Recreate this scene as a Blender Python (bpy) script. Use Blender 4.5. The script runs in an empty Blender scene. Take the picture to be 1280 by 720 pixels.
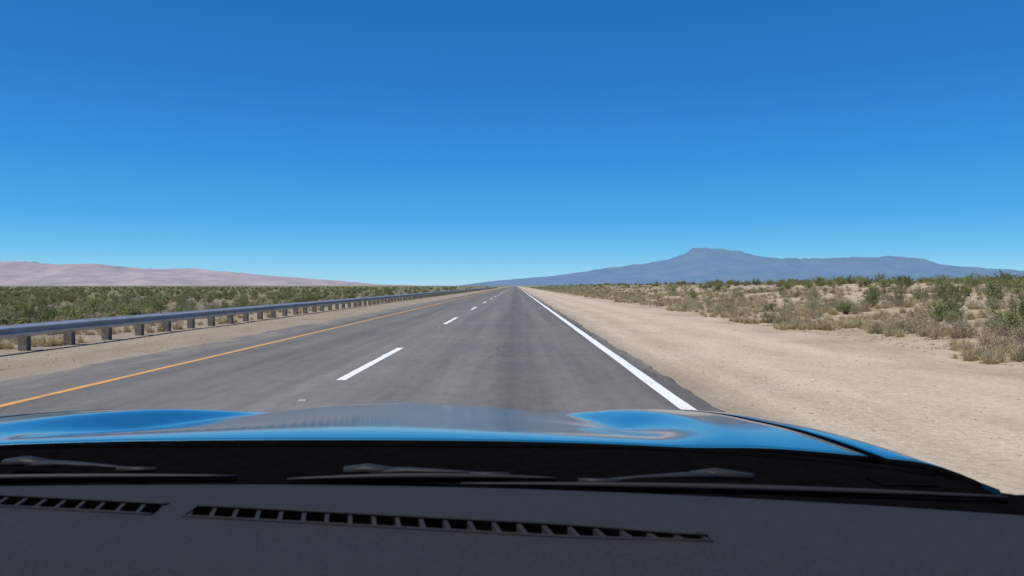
import bpy, math, random
from mathutils import Vector, noise
random.seed(7)
S=bpy.context.scene
S.view_settings.view_transform='Standard'; S.view_settings.look='None'
S.view_settings.exposure=0; S.view_settings.gamma=1
R=math.radians
CAM_Z=1.35

# ------------------------------------------------------------ helpers
def link(o,parent=None):
    S.collection.objects.link(o)
    if parent: o.parent=parent
    return o
def mesh_obj(name,V,F,mats,parent=None,smooth=True,midx=None,linkit=True):
    m=bpy.data.meshes.new(name); m.from_pydata(V,[],F)
    for a in (mats if isinstance(mats,list) else [mats]): m.materials.append(a)
    if midx: m.polygons.foreach_set('material_index',midx)
    if smooth: m.polygons.foreach_set('use_smooth',[True]*len(F))
    m.update()
    o=bpy.data.objects.new(name,m)
    if linkit: link(o,parent)
    return o
def empty(name):
    o=bpy.data.objects.new(name,None); return link(o)
def ss(a,b,x):
    t=max(0,min(1,(x-a)/(b-a))); return t*t*(3-2*t)
def lut(tab,x):
    if x<=tab[0][0]: return tab[0][1]
    for (a,b),(c,d) in zip(tab,tab[1:]):
        if x<=c:
            return b+(d-b)*(x-a)/(c-a)
    return tab[-1][1]
def slut(tab,x,w=0.06):
    return sum(lut(tab,x+k*w/2) for k in (-2,-1,0,1,2))/5
class NT:
    def __init__(s,name):
        s.m=bpy.data.materials.new(name); s.m.use_nodes=True; s.t=s.m.node_tree
        s.b=s.t.nodes['Principled BSDF']; s.out=s.t.nodes['Material Output']
    def n(s,ty,**k):
        x=s.t.nodes.new(ty)
        for a,b in k.items(): setattr(x,a,b)
        return x
    def l(s,a,b): s.t.links.new(a,b)
    def pos(s,scale=(1,1,1)):
        g=s.n('ShaderNodeNewGeometry'); m=s.n('ShaderNodeVectorMath',operation='MULTIPLY')
        s.l(g.outputs['Position'],m.inputs[0]); m.inputs[1].default_value=scale
        return m.outputs[0]
    def noise(s,scale,vec=None,detail=5,rough=.55):
        x=s.n('ShaderNodeTexNoise'); x.inputs['Scale'].default_value=scale
        x.inputs['Detail'].default_value=detail; x.inputs['Roughness'].default_value=rough
        if vec is None: vec=s.pos()
        s.l(vec,x.inputs['Vector']); return x.outputs['Fac']
    def ramp(s,fac,stops):
        x=s.n('ShaderNodeValToRGB'); e=x.color_ramp.elements
        while len(e)<len(stops): e.new(.5)
        for i,(p,c) in enumerate(stops):
            e[i].position=p
            if not isinstance(c,tuple): c=(c,c,c)
            e[i].color=(*c,1)
        s.l(fac,x.inputs[0]); return x.outputs[0]
    def mix(s,fac,a,b,mode='MIX'):
        x=s.n('ShaderNodeMix',data_type='RGBA',blend_type=mode)
        for sock,v in ((x.inputs[0],fac),(x.inputs[6],a),(x.inputs[7],b)):
            if isinstance(v,(int,float)): sock.default_value=v
            elif isinstance(v,tuple): sock.default_value=(*v,1)
            else: s.l(v,sock)
        return x.outputs[2]
    def math(s,op,a,b=0,clamp=False):
        x=s.n('ShaderNodeMath',operation=op); x.use_clamp=clamp
        for i,v in enumerate((a,b)):
            if isinstance(v,(int,float)): x.inputs[i].default_value=v
            else: s.l(v,x.inputs[i])
        return x.outputs[0]
    def mr(s,v,a,b,c=0,d=1):
        x=s.n('ShaderNodeMapRange'); s.l(v,x.inputs[0])
        for i,q in enumerate((a,b,c,d)): x.inputs[i+1].default_value=q
        return x.outputs[0]
    def bump(s,h,strength=.5,dist=.02):
        x=s.n('ShaderNodeBump'); x.inputs['Strength'].default_value=strength
        x.inputs['Distance'].default_value=dist; s.l(h,x.inputs['Height'])
        s.l(x.outputs[0],s.b.inputs['Normal'])
    def xyz(s):
        x=s.n('ShaderNodeSeparateXYZ'); s.l(s.pos(),x.inputs[0]); return x.outputs
    def base(s,c,rough=.8,spec=.3,metal=0):
        i=s.b.inputs
        if isinstance(c,tuple): i['Base Color'].default_value=(*c,1)
        else: s.l(c,i['Base Color'])
        i['Roughness'].default_value=rough; i['Specular IOR Level'].default_value=spec
        i['Metallic'].default_value=metal
        return s.m

# ------------------------------------------------------------ materials
def mat_asphalt():
    k=NT('asphalt'); X=k.xyz()
    t=k.mr(X[0],-7.5,2.5)
    def p(x): return (x+7.5)/10
    band=k.ramp(t,[(0,(.172,.163,.150)),(p(-5.9),(.160,.152,.142)),(p(-5.0),(.176,.168,.158)),(p(-4.2),(.152,.146,.139)),(p(-3.4),(.178,.170,.161)),(p(-2.5),(.194,.185,.175)),
                   (p(-1.5),(.170,.163,.155)),(p(-.9),(.186,.178,.168)),(p(-.1),(.132,.127,.123)),(p(.8),(.176,.169,.160)),(p(1.6),(.156,.149,.142)),(p(2.3),(.125,.118,.11))])
    streak=k.noise(1,k.pos((2.2,.05,1)),6,.6)
    big=k.noise(.35,None,4)
    fine=k.noise(55,None,3,.7)
    mid=k.noise(6,k.pos((1,.4,1)),5,.7)
    c=k.mix(1.0,band,k.ramp(streak,[(.3,(.80,.80,.82)),(.7,(1.17,1.16,1.13))]),'MULTIPLY')
    c=k.mix(1.0,c,k.ramp(big,[(.3,(.9,.9,.92)),(.7,(1.1,1.09,1.06))]),'MULTIPLY')
    c=k.mix(1.0,c,k.ramp(mid,[(.3,(.86,.86,.86)),(.7,(1.12,1.12,1.12))]),'MULTIPLY')
    c=k.mix(1.0,c,k.ramp(fine,[(.3,(.62,.62,.62)),(.7,(1.38,1.38,1.38))]),'MULTIPLY')
    v=k.n('ShaderNodeTexVoronoi',feature='DISTANCE_TO_EDGE'); v.inputs['Scale'].default_value=.33
    w=k.n('ShaderNodeVectorMath',operation='ADD'); nz=k.n('ShaderNodeTexNoise'); nz.inputs['Scale'].default_value=.8
    k.l(k.pos(),nz.inputs['Vector']); k.l(k.pos((1.2,.35,1)),w.inputs[0]); k.l(nz.outputs['Color'],w.inputs[1])
    k.l(w.outputs[0],v.inputs['Vector'])
    crack=k.math('MULTIPLY',k.mr(v.outputs[0],.0,.012,1,0),k.mr(k.noise(.12),.5,.58),True)
    c=k.mix(k.math('MULTIPLY',crack,.55),c,(.04,.04,.04))
    dust=k.math('MULTIPLY',k.mr(k.noise(1.1,k.pos((1,.35,1)),6,.7),.42,.60),
                k.math('MAXIMUM',k.mr(X[0],-6.2,-7.4),k.mr(X[0],2.0,2.45),True),True)
    c=k.mix(k.math('MULTIPLY',dust,.75),c,(.40,.33,.245))
    k.bump(fine,.35,.006)
    return k.base(c,.88,.12)
def mat_ground():
    k=NT('desert_soil'); X=k.xyz()
    mid=k.noise(.9,k.pos((1,.35,1)),6,.65); fine=k.noise(14,None,5,.7); peb=k.noise(60,None,2,.6)
    sand=k.ramp(mid,[(.3,(.48,.385,.28)),(.55,(.57,.47,.35)),(.75,(.62,.525,.40))])
    soil=k.ramp(mid,[(.3,(.33,.245,.17)),(.5,(.45,.35,.25)),(.7,(.53,.43,.315))])
    wob=k.mr(k.noise(.25),.3,.7,-2.0,2.0)
    xr=k.math('ADD',X[0],wob)
    side=k.math('MAXIMUM',k.mr(xr,7.0,9.2),k.mr(xr,-12.5,-15))
    c=k.mix(side,sand,soil)
    strip=k.ramp(k.mr(k.math('ADD',X[0],k.mr(k.noise(.3,k.pos((1,.15,1))),.3,.7,-.3,.3)),2,9),
       [(0,.60),(.05,.70),(.13,.96),(.22,.86),(.33,1.04),(.45,.93),(.58,1.05),(.78,.90),(1,1.0)])
    c=k.mix(1.0,c,strip,'MULTIPLY')
    far=k.math('MULTIPLY',k.mr(X[1],60,260),side)
    g=k.ramp(k.noise(.06,None,6,.7),[(.35,(.145,.155,.075)),(.6,(.21,.205,.115)),(.75,(.31,.27,.18))])
    c=k.mix(k.math('MULTIPLY',far,.8),c,g)
    left=k.math('MULTIPLY',k.mr(xr,-15,-24),k.mr(k.noise(.5,None,6,.7),.35,.6),True)
    c=k.mix(k.math('MULTIPLY',left,.6),c,(.21,.215,.11))
    c=k.mix(1.0,c,k.ramp(fine,[(.3,(.78,.77,.75)),(.7,(1.16,1.16,1.17))]),'MULTIPLY')
    c=k.mix(1.0,c,k.ramp(peb,[(.3,(.8,.8,.8)),(.7,(1.15,1.15,1.15))]),'MULTIPLY')
    h=k.math('ADD',fine,k.math('MULTIPLY',mid,2)); k.bump(h,.5,.05)
    return k.base(c,.95,.1)
def mat_paint(name,col,wear=.45):
    k=NT(name)
    f=k.noise(26,None,5,.75); g=k.noise(2.2,None,4,.6)
    w=k.mr(k.math('ADD',k.math('MULTIPLY',f,.6),k.math('MULTIPLY',g,.4)),.53,.64)
    c=k.mix(k.math('MULTIPLY',w,wear),col,(.16,.155,.15))
    return k.base(c,.7,.3)
def mat_simple(name,c,rough=.7,spec=.3,metal=0,nscale=0,amt=.25,coat=0,bump=0):
    k=NT(name)
    if nscale:
        n=k.noise(nscale,None,5,.65)
        lo=tuple(v*(1-amt) for v in c); hi=tuple(v*(1+amt) for v in c)
        cc=k.ramp(n,[(.3,lo),(.7,hi)])
        if bump: k.bump(n,bump,.002)
    else: cc=c
    m=k.base(cc,rough,spec,metal)
    if coat:
        k.b.inputs['Coat Weight'].default_value=coat; k.b.inputs['Coat Roughness'].default_value=.08
    return m
def mat_leaf(name,a,b,tr=.3):
    k=NT(name); oi=k.n('ShaderNodeObjectInfo')
    c=k.ramp(oi.outputs['Random'],[(0,a),(1,b)])
    n=k.noise(9,None,3)
    c=k.mix(1.0,c,k.ramp(n,[(.3,(.72,.74,.7)),(.7,(1.25,1.22,1.2))]),'MULTIPLY')
    k.base(c,.75,.2)
    t=k.n('ShaderNodeBsdfTranslucent'); k.l(c,t.inputs[0])
    m=k.n('ShaderNodeMixShader'); m.inputs[0].default_value=tr
    k.l(k.b.outputs[0],m.inputs[1]); k.l(t.outputs[0],m.inputs[2]); k.l(m.outputs[0],k.out.inputs[0])
    return k.m
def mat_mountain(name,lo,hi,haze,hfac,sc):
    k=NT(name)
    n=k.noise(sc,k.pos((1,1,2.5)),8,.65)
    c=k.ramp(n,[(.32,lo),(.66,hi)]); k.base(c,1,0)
    e=k.n('ShaderNodeEmission'); e.inputs[0].default_value=(*haze,1)  # aerial haze painted into the rock as a glowing colour, no real scatter
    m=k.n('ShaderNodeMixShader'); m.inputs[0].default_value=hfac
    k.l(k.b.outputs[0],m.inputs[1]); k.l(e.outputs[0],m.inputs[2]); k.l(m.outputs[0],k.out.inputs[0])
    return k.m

# ------------------------------------------------------------ terrain
def gz(x,y):
    z=-.02
    if x>7.8:
        f=1-ss(900,2600,y)
        z+=1.4*ss(8.0,30,x)*f
        a=ss(8.0,12,x)
        z+=a*.24*noise.noise(Vector((x*.16,y*.13,0)))*f+a*.09*noise.noise(Vector((x*.6,y*.6,3)))
        z+=.12*a*(1-ss(9.0,12,x))
    if x<-11.2:
        a=ss(11.2,20,-x)
        z+=-.25*a+a*.2*noise.noise(Vector((x*.1,y*.1,5)))*(1-ss(600,1500,y))
    z+=.02*noise.noise(Vector((x*.4,y*.25,9)))*ss(2.6,4,abs(x-0)) if (x>2.6 or x<-7.8) else 0
    return z
def axis(lo,hi,step,lim_lo,lim_hi,g=1.12):
    a=[]; x=lo
    while x<hi: a.append(x); x+=step
    s=step; u=[]
    while x<lim_hi: u.append(x); s*=g; x+=s
    u.append(lim_hi)
    l=[]; s=step; x=lo-s
    while x>lim_lo: l.append(x); s*=g; x-=s
    l.append(lim_lo)
    return l[::-1]+a+u
xs=axis(-30,45,.45,-16000,16000); ys=axis(0,110,.6,-3000,22000,1.05)
V=[(x,y,gz(x,y)) for y in ys for x in xs]; nx=len(xs)
F=[(j*nx+i,j*nx+i+1,(j+1)*nx+i+1,(j+1)*nx+i) for j in range(len(ys)-1) for i in range(nx-1)]
mesh_obj('ground',V,F,mat_ground())

# ------------------------------------------------------------ road
ry=[-60]+[i*.25 for i in range(-40,240)]+[60*1.04**i for i in range(1,88)]
V=[];F=[]
cols=[-7.38,-7.3,-5,-2.5,0,2.2,2.28]
for y in ry:
    nl=.10*noise.noise(Vector((1,y*.8,0)))+.05*noise.noise(Vector((1,y*3,4)))+.18*noise.noise(Vector((3,y*.15,4)))
    nr=.07*noise.noise(Vector((8,y*.9,0)))+.06*noise.noise(Vector((8,y*3.3,4)))+.12*noise.noise(Vector((4,y*.2,4)))
    for i,c in enumerate(cols):
        d=nl if i<2 else (nr if i>4 else 0)
        V.append((c+d,y,-.035 if i in(0,6) else 0))
n=7
F=[(j*n+i,j*n+i+1,(j+1)*n+i+1,(j+1)*n+i) for j in range(len(ry)-1) for i in range(n-1)]
mesh_obj('road',V,F,mat_asphalt(),smooth=False)
white=mat_paint('white_road_paint',(.80,.80,.78),.6); yellow=mat_paint('yellow_road_paint',(.68,.34,.09),.7)
def strip(name,x,w,segs,mat,z=.004,jit=.006):
    V=[];F=[]
    for a,b in segs:
        m=max(1,int((b-a)/ (0.25 if b-a<20 else .5))); m=min(m,500)
        for i in range(m+1):
            y=a+(b-a)*(i/m)**(1 if b-a<20 else 2)
            j1=random.uniform(-jit,jit); j2=random.uniform(-jit,jit)
            V+= [(x-w/2+j1,y,z),(x+w/2+j2,y,z)]
            if i: q=len(V); F.append((q-4,q-3,q-1,q-2))
    return mesh_obj(name,V,F,mat,smooth=False)
strip('edge_line',1.877,.17,[(-40,1500)],white)
strip('edge_line',-5.76,.12,[(-40,1500)],yellow)
strip('lane_line',-2.50,.14,[(10.4-15.2*3,15.8-15.2*3)]+[(10.4+15.2*i,15.8+15.2*i) for i in range(-1,60)],white)
V=[];F=[]
for i in range(-2,40):
    for (cx,cy) in ((-2.5,8.55+15.2*i),):
        q=len(V)
        for (dx,dy,dz) in ((-.055,-.05,.002),(.055,-.05,.002),(.055,.05,.002),(-.055,.05,.002),(-.04,-.03,.016),(.04,-.03,.016),(.04,.03,.016),(-.04,.03,.016)):
            V.append((cx+dx,cy+dy,dz))
        F+=[tuple(q+a for a in f) for f in ((4,5,6,7),(0,1,5,4),(1,2,6,5),(2,3,7,6),(3,0,4,7))]
mesh_obj('road_reflector',V,F,mat_simple('marker',(.34,.33,.31),.5),smooth=False)

# ------------------------------------------------------------ guardrail
gr=empty('guardrail')
steel=mat_simple('galvanised_steel',(.42,.44,.455),.5,.4,.35,3,.18)
prof=[(-.02,.555),(.0,.56),(.03,.535),(.085,.50),(.09,.475),(.03,.44),(.015,.425),(.03,.41),(.09,.375),(.085,.35),(.03,.315),(.0,.29),(-.02,.295)]
gx=-10.2; V=[];F=[]
gy=[-24+3.16*i for i in range(0,140)]
for y in gy:
    for dx,z in prof: V.append((gx+dx,y,z+.012*noise.noise(Vector((0,y*.2,2)))))
n=len(prof)
F=[(j*n+i,j*n+i+1,(j+1)*n+i+1,(j+1)*n+i) for j in range(len(gy)-1) for i in range(n-1)]
mesh_obj('rail_beam',V,F,steel,gr,smooth=False)
V=[];F=[]
for k_ in range(0,100):
    y0=-23.3+3.16*k_
    q=len(V)
    for y in (y0,y0+.3):
        for dx,z in prof: V.append((gx+dx+.007,y,z+.012*noise.noise(Vector((0,y*.2,2)))))
    F+=[(q+i,q+i+1,q+n+i+1,q+n+i) for i in range(n-1)]
mesh_obj('splice_plates',V,F,steel,gr,smooth=False)
V=[];F=[]
def addbox(V,F,x0,x1,y0,y1,z0,z1):
    q=len(V)
    for z in(z0,z1):
        V+=[(x0,y0,z),(x1,y0,z),(x1,y1,z),(x0,y1,z)]
    F+=[tuple(q+a for a in f) for f in((3,2,1,0),(4,5,6,7),(0,1,5,4),(1,2,6,5),(2,3,7,6),(3,0,4,7))]
for i in range(-24,250):
    y=15.31+1.58*i+random.uniform(-.02,.02); t=random.uniform(-.012,.012)
    addbox(V,F,gx-.24+t,gx-.06+t,y-.075,y+.075,-.2,.54+random.uniform(-.02,.02))
    addbox(V,F,gx-.06,gx-.021,y-.07,y+.07,.30,.52)
mesh_obj('rail_posts',V,F,mat_simple('weathered_post',(.17,.145,.12),.9,.1,0,8,.4),gr,smooth=False)

# ------------------------------------------------------------ vegetation
def shrub(name,seed,mats,nst=26,sub=5,nl=13,leaf=.035,spread=60,base_r=.08,sx=1.0):
    rd=random.Random(seed); V=[];F=[];M=[]
    def seg(a,b,r0,r1):
        d=(b-a).normalized(); u=d.orthogonal().normalized(); w=d.cross(u); q=len(V)
        for p,r in((a,r0),(b,r1)):
            for k in range(3):
                an=k*2.094; V.append(tuple(p+u*math.cos(an)*r+w*math.sin(an)*r))
        for k in range(3): F.append((q+k,q+(k+1)%3,q+3+(k+1)%3,q+3+k)); M.append(0)
    for s in range(nst):
        az=rd.uniform(0,6.283); el=R(rd.uniform(5,spread)); L=rd.uniform(.6,1.05)*(1-.25*math.sin(el))
        d=Vector((math.cos(az)*math.sin(el)*sx,math.sin(az)*math.sin(el)*sx,math.cos(el)))
        p=Vector((rd.gauss(0,base_r),rd.gauss(0,base_r),0)); q=p+d*L*.45; d2=(d+Vector((rd.gauss(0,.2),rd.gauss(0,.2),rd.gauss(.1,.15)))).normalized()
        e=q+d2*L*.5
        seg(p,q,.012,.008); seg(q,e,.008,.003)
        for k in range(sub):
            t=rd.uniform(0,1); o=q.lerp(e,t) if rd.random()<.75 else p.lerp(q,rd.uniform(.45,1))
            bd=(d2+Vector((rd.gauss(0,.6),rd.gauss(0,.6),rd.gauss(.1,.4)))).normalized(); f=o+bd*rd.uniform(.12,.26)
            seg(o,f,.004,.002)
            for j in range(nl):
                c=o.lerp(f,rd.uniform(.1,1.1))+Vector((rd.gauss(0,.025),rd.gauss(0,.025),rd.gauss(0,.025)))
                if c.z<.02: continue
                a=Vector((rd.gauss(0,1),rd.gauss(0,1),rd.gauss(0,1))).normalized(); b=a.orthogonal().normalized()
                sz=leaf*rd.uniform(.6,1.3); i=len(V)
                V.extend([tuple(c-a*sz),tuple(c+b*sz*.45),tuple(c+a*sz),tuple(c-b*sz*.45)]); F.append((i,i+1,i+2,i+3)); M.append(1)
    return mesh_obj(name,V,F,mats,smooth=False,midx=M,linkit=False)
def tuft(name,seed,mat,nb=150,h=.42,w=.007,r=.2):
    rd=random.Random(seed); V=[];F=[]
    for s in range(nb):
        az=rd.uniform(0,6.283); rr=r*.5*rd.random(); p=Vector((math.cos(az)*rr,math.sin(az)*rr,-.01))
        az+=rd.gauss(0,.8); L=h*rd.uniform(.5,1.1); el=rd.uniform(.05,1.0)
        d=Vector((math.cos(az)*math.sin(el),math.sin(az)*math.sin(el),math.cos(el))); side=Vector((-math.sin(az),math.cos(az),0))*w
        m=p+d*L*.55; e=m+(d+Vector((0,0,-.35*el))).normalized()*L*.45
        i=len(V); V.extend([tuple(p-side),tuple(p+side),tuple(m+side*.8),tuple(m-side*.8),tuple(e)])
        F.append((i,i+1,i+2,i+3)); F.append((i+3,i+2,i+4))
    return mesh_obj(name,V,F,mat,smooth=False,linkit=False)
def stone(name,seed,mat):
    import bmesh
    bm=bmesh.new(); bmesh.ops.create_icosphere(bm,subdivisions=2,radius=1)
    for v in bm.verts:
        v.co*=1+.35*noise.noise(v.co*1.3+Vector((seed,0,0))); v.co.z*=.6
    m=bpy.data.meshes.new(name); bm.to_mesh(m); bm.free(); m.materials.append(mat)
    return bpy.data.objects.new(name,m)
def scatter(name,pts,srcs):
    col=bpy.data.collections.new(name+'_sources')
    for o in srcs: col.objects.link(o)
    m=bpy.data.meshes.new(name); m.from_pydata([p[:3] for p in pts],[],[])
    for an,ty,ix in(('rot','FLOAT',3),('scl','FLOAT',4),('idx','INT',5)):
        a=m.attributes.new(an,ty,'POINT'); a.data.foreach_set('value',[p[ix] for p in pts])
    o=link(bpy.data.objects.new(name,m))
    g=bpy.data.node_groups.new(name,'GeometryNodeTree')
    g.interface.new_socket('Geometry',in_out='INPUT',socket_type='NodeSocketGeometry')
    g.interface.new_socket('Geometry',in_out='OUTPUT',socket_type='NodeSocketGeometry')
    N=g.nodes; L=g.links.new
    gi=N.new('NodeGroupInput'); go=N.new('NodeGroupOutput'); ip=N.new('GeometryNodeInstanceOnPoints')
    ci=N.new('GeometryNodeCollectionInfo'); ci.inputs['Collection'].default_value=col
    ci.inputs['Separate Children'].default_value=True; ci.inputs['Reset Children'].default_value=True
    def attr(nm,ty):
        a=N.new('GeometryNodeInputNamedAttribute'); a.data_type=ty; a.inputs['Name'].default_value=nm
        return a.outputs['Attribute']
    ip.inputs['Pick Instance'].default_value=True
    L(gi.outputs[0],ip.inputs['Points']); L(ci.outputs[0],ip.inputs['Instance']); L(attr('idx','INT'),ip.inputs['Instance Index'])
    c=N.new('ShaderNodeCombineXYZ'); L(attr('rot','FLOAT'),c.inputs[2])
    e=N.new('FunctionNodeEulerToRotation'); L(c.outputs[0],e.inputs[0]); L(e.outputs[0],ip.inputs['Rotation'])
    L(attr('scl','FLOAT'),ip.inputs['Scale']); L(ip.outputs[0],go.inputs[0])
    md=o.modifiers.new('scatter','NODES'); md.node_group=g
    return o
stem=mat_simple('twig',(.22,.175,.125),.9,.1)
green=mat_leaf('creosote_leaf',(.20,.235,.09),(.34,.345,.155),.4)
sage=mat_leaf('sage_leaf',(.31,.30,.18),(.42,.38,.245))
dryl=mat_leaf('dry_leaf',(.42,.34,.23),(.54,.45,.32),.2)
A=[shrub('a%d'%i,10+i,[stem,green],nst=26+3*i,spread=55+5*i) for i in range(4)]
B=[shrub('b%d'%i,30+i,[stem,sage],nst=34,sub=4,nl=12,leaf=.028,spread=78,sx=1.1) for i in range(3)]
C=[shrub('c%d'%i,50+i,[stem,dryl],nst=30,sub=4,nl=6,leaf=.022,spread=80,sx=1.1) for i in range(3)]
def ysample(lo,hi,e=.6):
    a,b=lo**e,hi**e; return (a+random.random()*(b-a))**(1/e)
def pt(x,y,s,idx): return (x,y,gz(x,y)-.02,random.uniform(0,6.28),s,idx)
cl=lambda x,y,f:noise.noise(Vector((x*f,y*f,11)))
P=[]
while len(P)<4800:
    y=ysample(8,800); x=-(14.5+1.15*y*random.random()**.8)
    if cl(x,y,.12)<-.1: continue
    P.append(pt(x,y,random.uniform(.45,1.0)*(1+.15*ss(100,600,y)),random.randrange(4)))
while len(P)<11000:
    y=ysample(8,900); x=13+1.15*y*random.random()**.75
    pr=ss(17,30,x)*.93+.07
    if random.random()>pr or cl(x,y,.15)<-.12: continue
    P.append(pt(x,y,random.uniform(.45,1.05),random.randrange(4)))
for x,y,s in((13.6,23.5,.85),(14.4,24.2,.7),(11.7,17.4,.75),(14.6,21.2,.8),(12.9,21.8,.55),(15.8,26.5,.8),(12.2,15.9,.7),(13.5,30,.7),(16,33,.85),(12.5,36,.6)):
    P.append(pt(x,y,s,random.randrange(4)))
scatter('green_desert_shrubs',P,A)
P=[]
while len(P)<3600:
    y=ysample(7,500); r=random.random(); x=8.9+ (14*r if random.random()<.6 else 1.0*y*r)
    if cl(x,y,.3)<-.02: continue
    P.append(pt(x,y,random.uniform(.22,.62),random.choice((0,1,2,3,4,5,3,4,5))))
while len(P)<5600:
    y=ysample(8,400); x=-(13+.9*y*random.random())
    P.append(pt(x,y,random.uniform(.3,.7),random.randrange(6)))
scatter('dry_desert_shrubs',P,B+C)
straw=mat_leaf('straw',(.46,.37,.22),(.58,.49,.32),.25)
T=[tuft('t%d'%i,70+i,straw,nb=130+20*i) for i in range(3)]
P=[]
while len(P)<6500:
    y=ysample(6,260); x=8.2+(9*random.random()**1.3 if random.random()<.6 else 1.0*y*random.random())
    if cl(x,y,.4)<-.05 or x+cl(x,y,.3)*2<8.6: continue
    P.append(pt(x,y,random.uniform(.25,.9),random.randrange(3)))
while len(P)<9000:
    y=ysample(8,260); x=-(10.5+ .7*y*random.random()**1.5)
    if cl(x,y,.4)<-.05: continue
    P.append(pt(x,y,random.uniform(.3,.8),random.randrange(3)))
scatter('dry_grass',P,T)
rock=mat_simple('desert_stone',(.36,.30,.235),.9,.15,0,6,.35)
P=[]
while len(P)<7500:
    y=ysample(5,150); x=8.2+12*random.random()**1.2 if random.random()<.65 else random.uniform(2.4,9)
    s=random.uniform(.02,.09) if x>8.4 else random.uniform(.008,.025)
    P.append((x,y,gz(x,y),random.uniform(0,6),s,random.randrange(4)))
for _ in range(2000):
    y=ysample(8,120); x=random.uniform(-14,-7.6); P.append((x,y,gz(x,y),random.uniform(0,6),random.uniform(.008,.035),random.randrange(4)))
scatter('gravel',P,[stone('s%d'%i,i*7,rock) for i in range(4)])

# ------------------------------------------------------------ mountains
def mountain(name,dist,pts,depth,mat,seed,ncol=420,nrow=40,amp=.1):
    V=[];F=[]; x0,x1=pts[0][0],pts[-1][0]
    for j in range(nrow+1):
        t=j/nrow
        if t<.7: s=(t/.7); sh=s**1.25
        else: s=1-(t-.7)/.3; sh=s
        for i in range(ncol+1):
            X=x0+(x1-x0)*i/ncol; H=slut(pts,X,60)
            y=dist-depth*(.7-t)
            p=Vector((X/depth*2.2+seed,y/depth*1.6,seed))
            n=noise.ridged_multi_fractal(p,1.0,2.1,6,1.0,2.0)-1.1
            n2=noise.fractal(Vector((X/dist*60+seed,t*3,0)),.8,2,5)
            z=H*sh*(1+amp*n*(1-abs(sh-.5))*1.6*(1-sh**6)) + H*.05*n2*sh
            V.append((X+depth*.05*noise.noise(p*2),y,max(z,-5)-3))
    n=ncol+1
    F=[(j*n+i,j*n+i+1,(j+1)*n+i+1,(j+1)*n+i) for j in range(nrow) for i in range(ncol)]
    return mesh_obj(name,V,F,mat)
def sil(px,D): return [((a-645)/914*D,max(0,(357-b))/914*D) for a,b in px]
D=9000
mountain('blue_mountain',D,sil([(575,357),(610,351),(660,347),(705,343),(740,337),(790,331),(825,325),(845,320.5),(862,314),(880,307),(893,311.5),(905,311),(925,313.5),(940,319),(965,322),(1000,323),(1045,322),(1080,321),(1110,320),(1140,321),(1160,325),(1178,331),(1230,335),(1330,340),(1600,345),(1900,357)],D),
   2200,mat_mountain('rock_blue_haze_glow',(.08,.085,.10),(.24,.21,.20),(.155,.315,.56),.72,.0035),3,amp=.16)
D=12500
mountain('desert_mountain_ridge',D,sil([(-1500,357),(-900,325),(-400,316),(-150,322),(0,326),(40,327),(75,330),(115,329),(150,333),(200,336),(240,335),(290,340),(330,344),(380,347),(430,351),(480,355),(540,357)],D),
   3000,mat_mountain('pink_rock_haze_glow',(.22,.15,.12),(.62,.44,.34),(.31,.37,.55),.55,.0022),8,amp=.28)

# ------------------------------------------------------------ car
car=empty('car'); XC=-.35
paint=mat_simple('blue_metallic_paint',(.006,.135,.255),.4,.4,.35,0,0,1.0)
blk=mat_simple('black_plastic',(.003,.003,.0035),.9,.0,0,40,.3)
rub=mat_simple('wiper_rubber',(.022,.023,.025),.5,.15)
dsh=mat_simple('dash_vinyl',(.024,.0265,.031),.8,.1,0,260,.25,0,.4)
voidm=mat_simple('vent_dark',(.002,.002,.002),.9,.0)
Wt=[(.9,1.07),(1.0,1.06),(1.25,1.045),(1.5,1.03),(1.9,.985),(2.2,.90),(2.4,.80),(2.6,.66),(2.75,.52),(2.9,.36)]
Zc=[(1.0,1.068),(1.35,1.065),(1.42,1.062),(1.5,1.056),(2.3,.976),(2.42,.962),(2.55,.935),(2.7,.90),(2.9,.84)]
Zf=[(1.0,1.073),(1.25,1.07),(1.5,1.056),(1.9,1.018),(2.2,.980),(2.4,.94),(2.6,.90),(2.9,.84)]
def body_z(r,Y):
    zc=slut(Zc,Y,.05); zf=slut(Zf,Y,.1); a=abs(r)
    v=.034*ss(1.3,1.9,Y)+.006
    zh=zc-v*(min(a,.62)/.62)**2
    z=zh+(zf-zh)*ss(.60,.78,a)
    if a>.93: z-=.02*((a-.93)/.07)**2
    return z
def Yr(u): return 1.35-.2*abs(u)**4
def sheet(name,rlist,mat):
    V=[];F=[]; nv=64; n=len(rlist)
    for j in range(nv+1):
        for r in rlist:
            ya=Yr(r*1.05); Y=ya+(2.88-ya)*j/nv
            V.append((XC+r*slut(Wt,Y,.08),Y,body_z(r,Y)))
    F=[(j*n+i,j*n+i+1,(j+1)*n+i+1,(j+1)*n+i) for j in range(nv) for i in range(n-1)]
    o=mesh_obj(name,V,F,[mat,blk],car); md=o.modifiers.new('t','SOLIDIFY'); md.thickness=.012; md.offset=-1; md.material_offset_rim=1
    return o
g=.885
sheet('hood',[-g+2*g*i/110 for i in range(111)],paint)
sheet('right_fender',[g+.02+(1-g-.02)*i/10 for i in range(11)],paint)
sheet('left_fender',[-1+(1-g-.02)*i/10 for i in range(11)],paint)
for sgn in (1,-1):
    V=[];F=[]
    for j in range(41):
        Y=1.1+(2.8-1.1)*j/40
        for r in (g-.03,g+.05): V.append((XC+sgn*r*slut(Wt,Y,.08),Y,body_z(r,Y)-.022))
    F=[(2*j,2*j+1,2*j+3,2*j+2) for j in range(40)]
    mesh_obj('shut_line_channel',V,F,blk,car)
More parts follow.
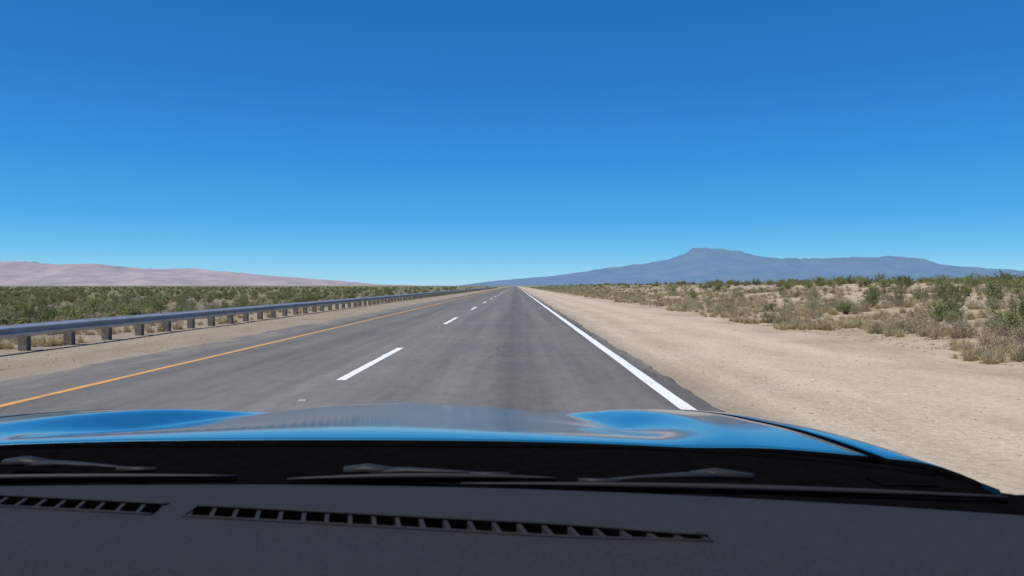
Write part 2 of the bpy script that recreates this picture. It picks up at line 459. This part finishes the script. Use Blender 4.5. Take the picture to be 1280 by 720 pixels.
for sgn,nm in((1,'right_side'),(-1,'left_side')):
    V=[];F=[]; Ys=[1.07+(2.88-1.07)*i/50 for i in range(51)]; lev=[(0,0),(.012,-.03),(.03,-.12),(.035,-.3),(.02,-.5),(0,-.72)]
    for Y in Ys:
        x=slut(Wt,Y,.08)
        for d,dz in lev: V.append((XC+sgn*(x+d),Y,body_z(1,Y)+dz))
    n=len(lev)
    F=[(j*n+i,j*n+i+1,(j+1)*n+i+1,(j+1)*n+i) for j in range(50) for i in range(n-1)]
    mesh_obj('fender_'+nm,V,F,paint,car)
    V=[];F=[]
    for Y in (1.065,.5,0,-.8,-1.6):
        for u,z in((1.085,1.02),(1.09,1.035),(1.11,1.04),(1.12,1.02),(1.13,.9),(1.12,.6),(1.07,.33)): V.append((XC+sgn*u,Y,z))
    F=[(j*7+i,j*7+i+1,(j+1)*7+i+1,(j+1)*7+i) for j in range(4) for i in range(6)]
    mesh_obj('door_'+nm,V,F,paint,car)
    V=[];F=[]
    for (u,Y,z) in((1.17,.98,1.03),(1.09,.72,1.22),(.95,.36,1.47),(.86,-.4,1.53),(.90,-1.3,1.4),(1.04,-1.7,1.03)):
        for a,b in((0,0),(.05,-.01),(.05,.04),(0,.045)): V.append((XC+sgn*(u+a-.03),Y,z+b))
    for j in range(5):
        for i in range(4): F.append((j*4+i,j*4+(i+1)%4,(j+1)*4+(i+1)%4,(j+1)*4+i))
    mesh_obj('roof_pillar',V,F,paint,car)
    for wy in(1.95,-.95):
        bpy.ops.mesh.primitive_cylinder_add(radius=.33,depth=.22,vertices=48,location=(XC+sgn*.86,wy,.33),rotation=(0,R(90),0))
        o=bpy.context.object; o.name='wheel'; o.data.materials.append(rub); o.parent=car
        b=o.modifiers.new('b','BEVEL'); b.width=.03; b.segments=3
V=[];F=[]
for z,o_ in((.84,0),(.75,.05),(.6,.07),(.4,.05),(.2,0)):
    for i in range(21):
        u=-.40+.8*i/20; V.append((XC+u,2.87+o_-.25*u*u,z))
F=[(j*21+i,j*21+i+1,(j+1)*21+i+1,(j+1)*21+i) for j in range(4) for i in range(20)]
mesh_obj('front_bumper',V,F,paint,car)
V=[];F=[]
for Y,z in((.34,1.51),(.1,1.545),(-.4,1.57),(-1.0,1.53),(-1.35,1.45)):
    for i in range(13):
        u=-.90+1.80*i/12; V.append((XC+u,Y+(.0 if Y<.3 else -.06*u*u),z-.05*(u/.9)**2))
F=[(j*13+i,j*13+i+1,(j+1)*13+i+1,(j+1)*13+i) for j in range(4) for i in range(12)]
o=mesh_obj('roof',V,F,paint,car); md=o.modifiers.new('t','SOLIDIFY'); md.thickness=.03
def Yd(u): return 1.04-.14*u*u
V=[];F=[]; n=61; m=10
for j in range(m+1):
    t=j/m
    for i in range(n):
        u=-1.14+2.28*i/(n-1); a=Yr(min(abs(u),1.05))-.003; b=Yd(u)-.05
        z=1.055-.012*t-.006*math.sin(t*3.14)+.003*math.sin(t*22)
        if abs(u)>1.0: z-=.02*ss(1.0,1.1,abs(u))
        V.append((XC+u,a+(b-a)*t,z))
F=[(j*n+i,j*n+i+1,(j+1)*n+i+1,(j+1)*n+i) for j in range(m) for i in range(n-1)]
mesh_obj('cowl_panel',V,F,blk,car)
def tube(name,pts,r,mat,flat=1.0,sm=True):
    V=[];F=[];K=8
    for k,p in enumerate(pts):
        p=Vector(p); a=Vector(pts[max(0,k-1)]); b=Vector(pts[min(len(pts)-1,k+1)]); d=(b-a).normalized()
        s=d.cross(Vector((0,0,1))).normalized(); up=s.cross(d); rr=r[k] if isinstance(r,list) else r
        for q in range(K):
            an=q*math.tau/K; V.append(tuple(p+s*math.cos(an)*rr+up*math.sin(an)*rr*flat))
    for j in range(len(pts)-1):
        for q in range(K): F.append((j*K+q,j*K+(q+1)%K,(j+1)*K+(q+1)%K,(j+1)*K+q))
    F.append(tuple(range(K))[::-1]); F.append(tuple((len(pts)-1)*K+q for q in range(K)))
    return mesh_obj(name,V,F,mat,car,smooth=sm)
tube('hood_seal',[(XC+u/20,Yr(u/20)-.012,1.056) for u in range(-20,21)],.006,blk)
def wiper(a,b,piv,joint):
    A_=Vector(a);B_=Vector(b); pts=[]
    for i in range(17):
        t=i/16; p=A_.lerp(B_,t); p.z+=.004*math.sin(math.pi*t); pts.append(tuple(p))
    tube('wiper_blade',pts,[.0018+.0028*math.sin(math.pi*i/16) for i in range(17)],rub,1.0)
    tube('wiper_rubber_edge',[(x,y,z-.006) for x,y,z in pts],.0025,blk,1.5)
    P_=Vector(piv);J=Vector(joint)
    tube('wiper_arm',[tuple(P_),tuple(P_.lerp(J,.3)+Vector((0,0,.004))),tuple(P_.lerp(J,.65)+Vector((0,0,.005))),tuple(J+Vector((0,0,.004)))],[.012,.009,.005,.003],rub,.45)
    tube('wiper_pivot_cap',[tuple(P_+Vector((-.045,.006,.0))),tuple(P_+Vector((-.01,.002,.003))),tuple(P_+Vector((.045,-.006,.0)))],[.010,.014,.009],rub,.6)
    tube('wiper_joint',[tuple(J+Vector((-.03,0,.003))),tuple(J+Vector((.03,-.003,.003)))],[.005,.005],rub,.8)
wiper((-.08,1.062,1.062),(.66,.985,1.066),(.31,1.10,1.064),(.12,1.052,1.066))
wiper((-.34,1.085,1.062),(.06,1.085,1.064),(-.22,1.125,1.064),(-.04,1.095,1.064))
wiper((-1.1,1.06,1.060),(-.42,1.095,1.064),(-.78,1.17,1.064),(-.58,1.115,1.066))

def Lf(x): return Yd(x-XC)
def Lv(x): return .905-.155*(x+.4)
xcols=[]
segs=[(-1.46,-.70,16),(-.70,-.445,8),(-.445,-.405,2),(-.405,.215,30),(.215,.76,14)]
for a,b,c in segs:
    for i in range(c): xcols.append(a+(b-a)*i/c)
xcols.append(.76)
def hw(x):
    if x>.04: return .0205*(1-.55*ss(.04,.215,x))
    return .0205
rows=[('f',1.0),('f',.94),('f',.86),('f',.7),('f',.5),('f',.25),('f',.1),('v',1),('v',-1),('b',.06),('b',.12),('b',.2),('b',.4),('b',.6),('b',.8),('b',1.0)]
def dz(x,Y,row):
    z=1.07
    if row==0: z-=.012
    if row==1: z-=.002
    z+=-.004*ss(.0,.10,Lv(x)-Y) -.05*ss(.18,.5,Lv(x)-Y)
    return z
V=[];F=[];n=len(xcols)
for ri,(k,t) in enumerate(rows):
    for x in xcols:
        v=Lv(x); h=hw(x); f=Lf(x)
        f=max(f,v+h+.012)
        if k=='f': Y=(v+h)+(f-v-h)*t
        elif k=='v': Y=v+h*t
        else: Y=(v-h)+(.30-(v-h))*t
        V.append((x,Y,dz(x,Y,ri)))
def invent(x0,x1): 
    c=(x0+x1)/2; return -.70<c<-.445 or -.405<c<.215
for j in range(len(rows)-1):
    for i in range(n-1):
        if j==7 and invent(xcols[i],xcols[i+1]): continue
        F.append((j*n+i,j*n+i+1,(j+1)*n+i+1,(j+1)*n+i))
q=len(V)
for x in xcols: V.append((x,.27,.8))
b0=(len(rows)-1)*n
for i in range(n-1): F.append((b0+i,b0+i+1,q+i+1,q+i))
mesh_obj('dashboard',V,F,dsh,car)
for a,b,cnt in((-.70,-.445,9),(-.405,.215,21)):
    V=[];F=[]; m=24
    for i in range(m+1):
        x=a+(b-a)*i/m; v=Lv(x); h=hw(x)
        V+=[(x,v+h,1.070),(x,v+h,1.025),(x,v-h,1.025),(x,v-h,1.070)]
        if i:
            q=len(V)
            for k in range(3): F.append((q-8+k,q-7+k,q-3+k,q-4+k))
    F+=[(0,1,2,3),tuple(len(V)-4+k for k in(3,2,1,0))]
    mesh_obj('vent_well',V,F,voidm,car,smooth=False)
    V=[];F=[]
    for i in range(cnt+1):
        x=a+(b-a)*i/cnt; v=Lv(x); h=hw(x); w=.0026
        q=len(V); sl=.010
        for z in(1.050,1.0685):
            V+=[(x-w+sl*.5,v-h,z),(x+w+sl*.5,v-h,z),(x+w-sl*.5,v+h,z),(x-w-sl*.5,v+h,z)]
        F+=[tuple(q+k for k in f) for f in((4,5,6,7),(0,1,5,4),(1,2,6,5),(2,3,7,6),(3,0,4,7))]
    mesh_obj('vent_ribs',V,F,dsh,car,smooth=False)
    for sg in(1,-1):
        tube('vent_rim',[(a+(b-a)*i/20,Lv(a+(b-a)*i/20)+sg*(hw(a+(b-a)*i/20)+.001),1.0705) for i in range(21)],.0018,dsh)
k=NT('windshield_glass'); tr=k.n('ShaderNodeBsdfTransparent'); tr.inputs[0].default_value=(.98,.99,.985,1)
gl=k.n('ShaderNodeBsdfGlossy'); gl.inputs['Roughness'].default_value=0.0
mx=k.n('ShaderNodeMixShader'); mx.inputs[0].default_value=.006
k.l(tr.outputs[0],mx.inputs[1]); k.l(gl.outputs[0],mx.inputs[2]); k.l(mx.outputs[0],k.out.inputs[0])
V=[];F=[]
for j in range(9):
    t=j/8
    for i in range(25):
        f=-1+i/12; u=f*(1.12-.22*t); y0=Yd(u)+.006; Y=y0+(.34-.05*f*f-y0)*t
        V.append((XC+u,Y,1.052+(1.505-1.052-.04*f*f)*t+.025*math.sin(math.pi*t)))
F=[(j*25+i,j*25+i+1,(j+1)*25+i+1,(j+1)*25+i) for j in range(8) for i in range(24)]
mesh_obj('windshield',V,F,k.m,car)

# ------------------------------------------------------------ light
el=R(60); az=R(238)
to_sun=Vector((math.sin(az)*math.cos(el),math.cos(az)*math.cos(el),math.sin(el)))
sl=bpy.data.lights.new('sun','SUN'); sl.energy=4.4; sl.angle=R(.5); sl.color=(1,.955,.89)
so=link(bpy.data.objects.new('sun',sl)); so.rotation_euler=(-to_sun).to_track_quat('-Z','Y').to_euler()
W=bpy.data.worlds.new('World'); S.world=W; W.use_nodes=True; t=W.node_tree; bg=t.nodes['Background']
sk=t.nodes.new('ShaderNodeTexSky'); sk.sky_type='NISHITA'; sk.sun_disc=False; sk.sun_elevation=el; sk.sun_rotation=az
sk.altitude=900; sk.air_density=1.0; sk.dust_density=.2; sk.ozone_density=3
tc=t.nodes.new('ShaderNodeTexCoord'); sp=t.nodes.new('ShaderNodeSeparateXYZ'); t.links.new(tc.outputs['Generated'],sp.inputs[0])
rp=t.nodes.new('ShaderNodeValToRGB'); t.links.new(sp.outputs[2],rp.inputs[0])
def lin(c): return tuple(((v/255+.055)/1.055)**2.4 if v>10 else v/255/12.92 for v in c)
st=[(0,(168,216,240)),(.018,(142,208,241)),(.045,(106,190,239)),(.085,(72,168,232)),(.16,(48,143,220)),(.26,(37,120,200)),(.36,(32,108,185)),(.6,(24,86,160)),(1,(18,66,132))]
e=rp.color_ramp.elements
while len(e)<len(st): e.new(.5)
for i,(p,c) in enumerate(st): e[i].position=p; e[i].color=(*lin(c),1)
sc=t.nodes.new('ShaderNodeVectorMath'); sc.operation='SCALE'; sc.inputs['Scale'].default_value=1.03/.1
t.links.new(rp.outputs[0],sc.inputs[0])
mx=t.nodes.new('ShaderNodeMix'); mx.data_type='RGBA'; mx.inputs[0].default_value=.94
t.links.new(sk.outputs[0],mx.inputs[6]); t.links.new(sc.outputs[0],mx.inputs[7]); t.links.new(mx.outputs[2],bg.inputs[0])
bg.inputs[1].default_value=.1

# ------------------------------------------------------------ camera
cd=bpy.data.cameras.new('camera'); cd.sensor_width=36; cd.lens=25.7; cd.clip_start=.05; cd.clip_end=60000
cd.dof.use_dof=True; cd.dof.focus_distance=14; cd.dof.aperture_fstop=9
co=link(bpy.data.objects.new('camera',cd)); co.location=(0,0,CAM_Z)
co.rotation_euler=(R(90-.19),0,R(.31)); S.camera=co
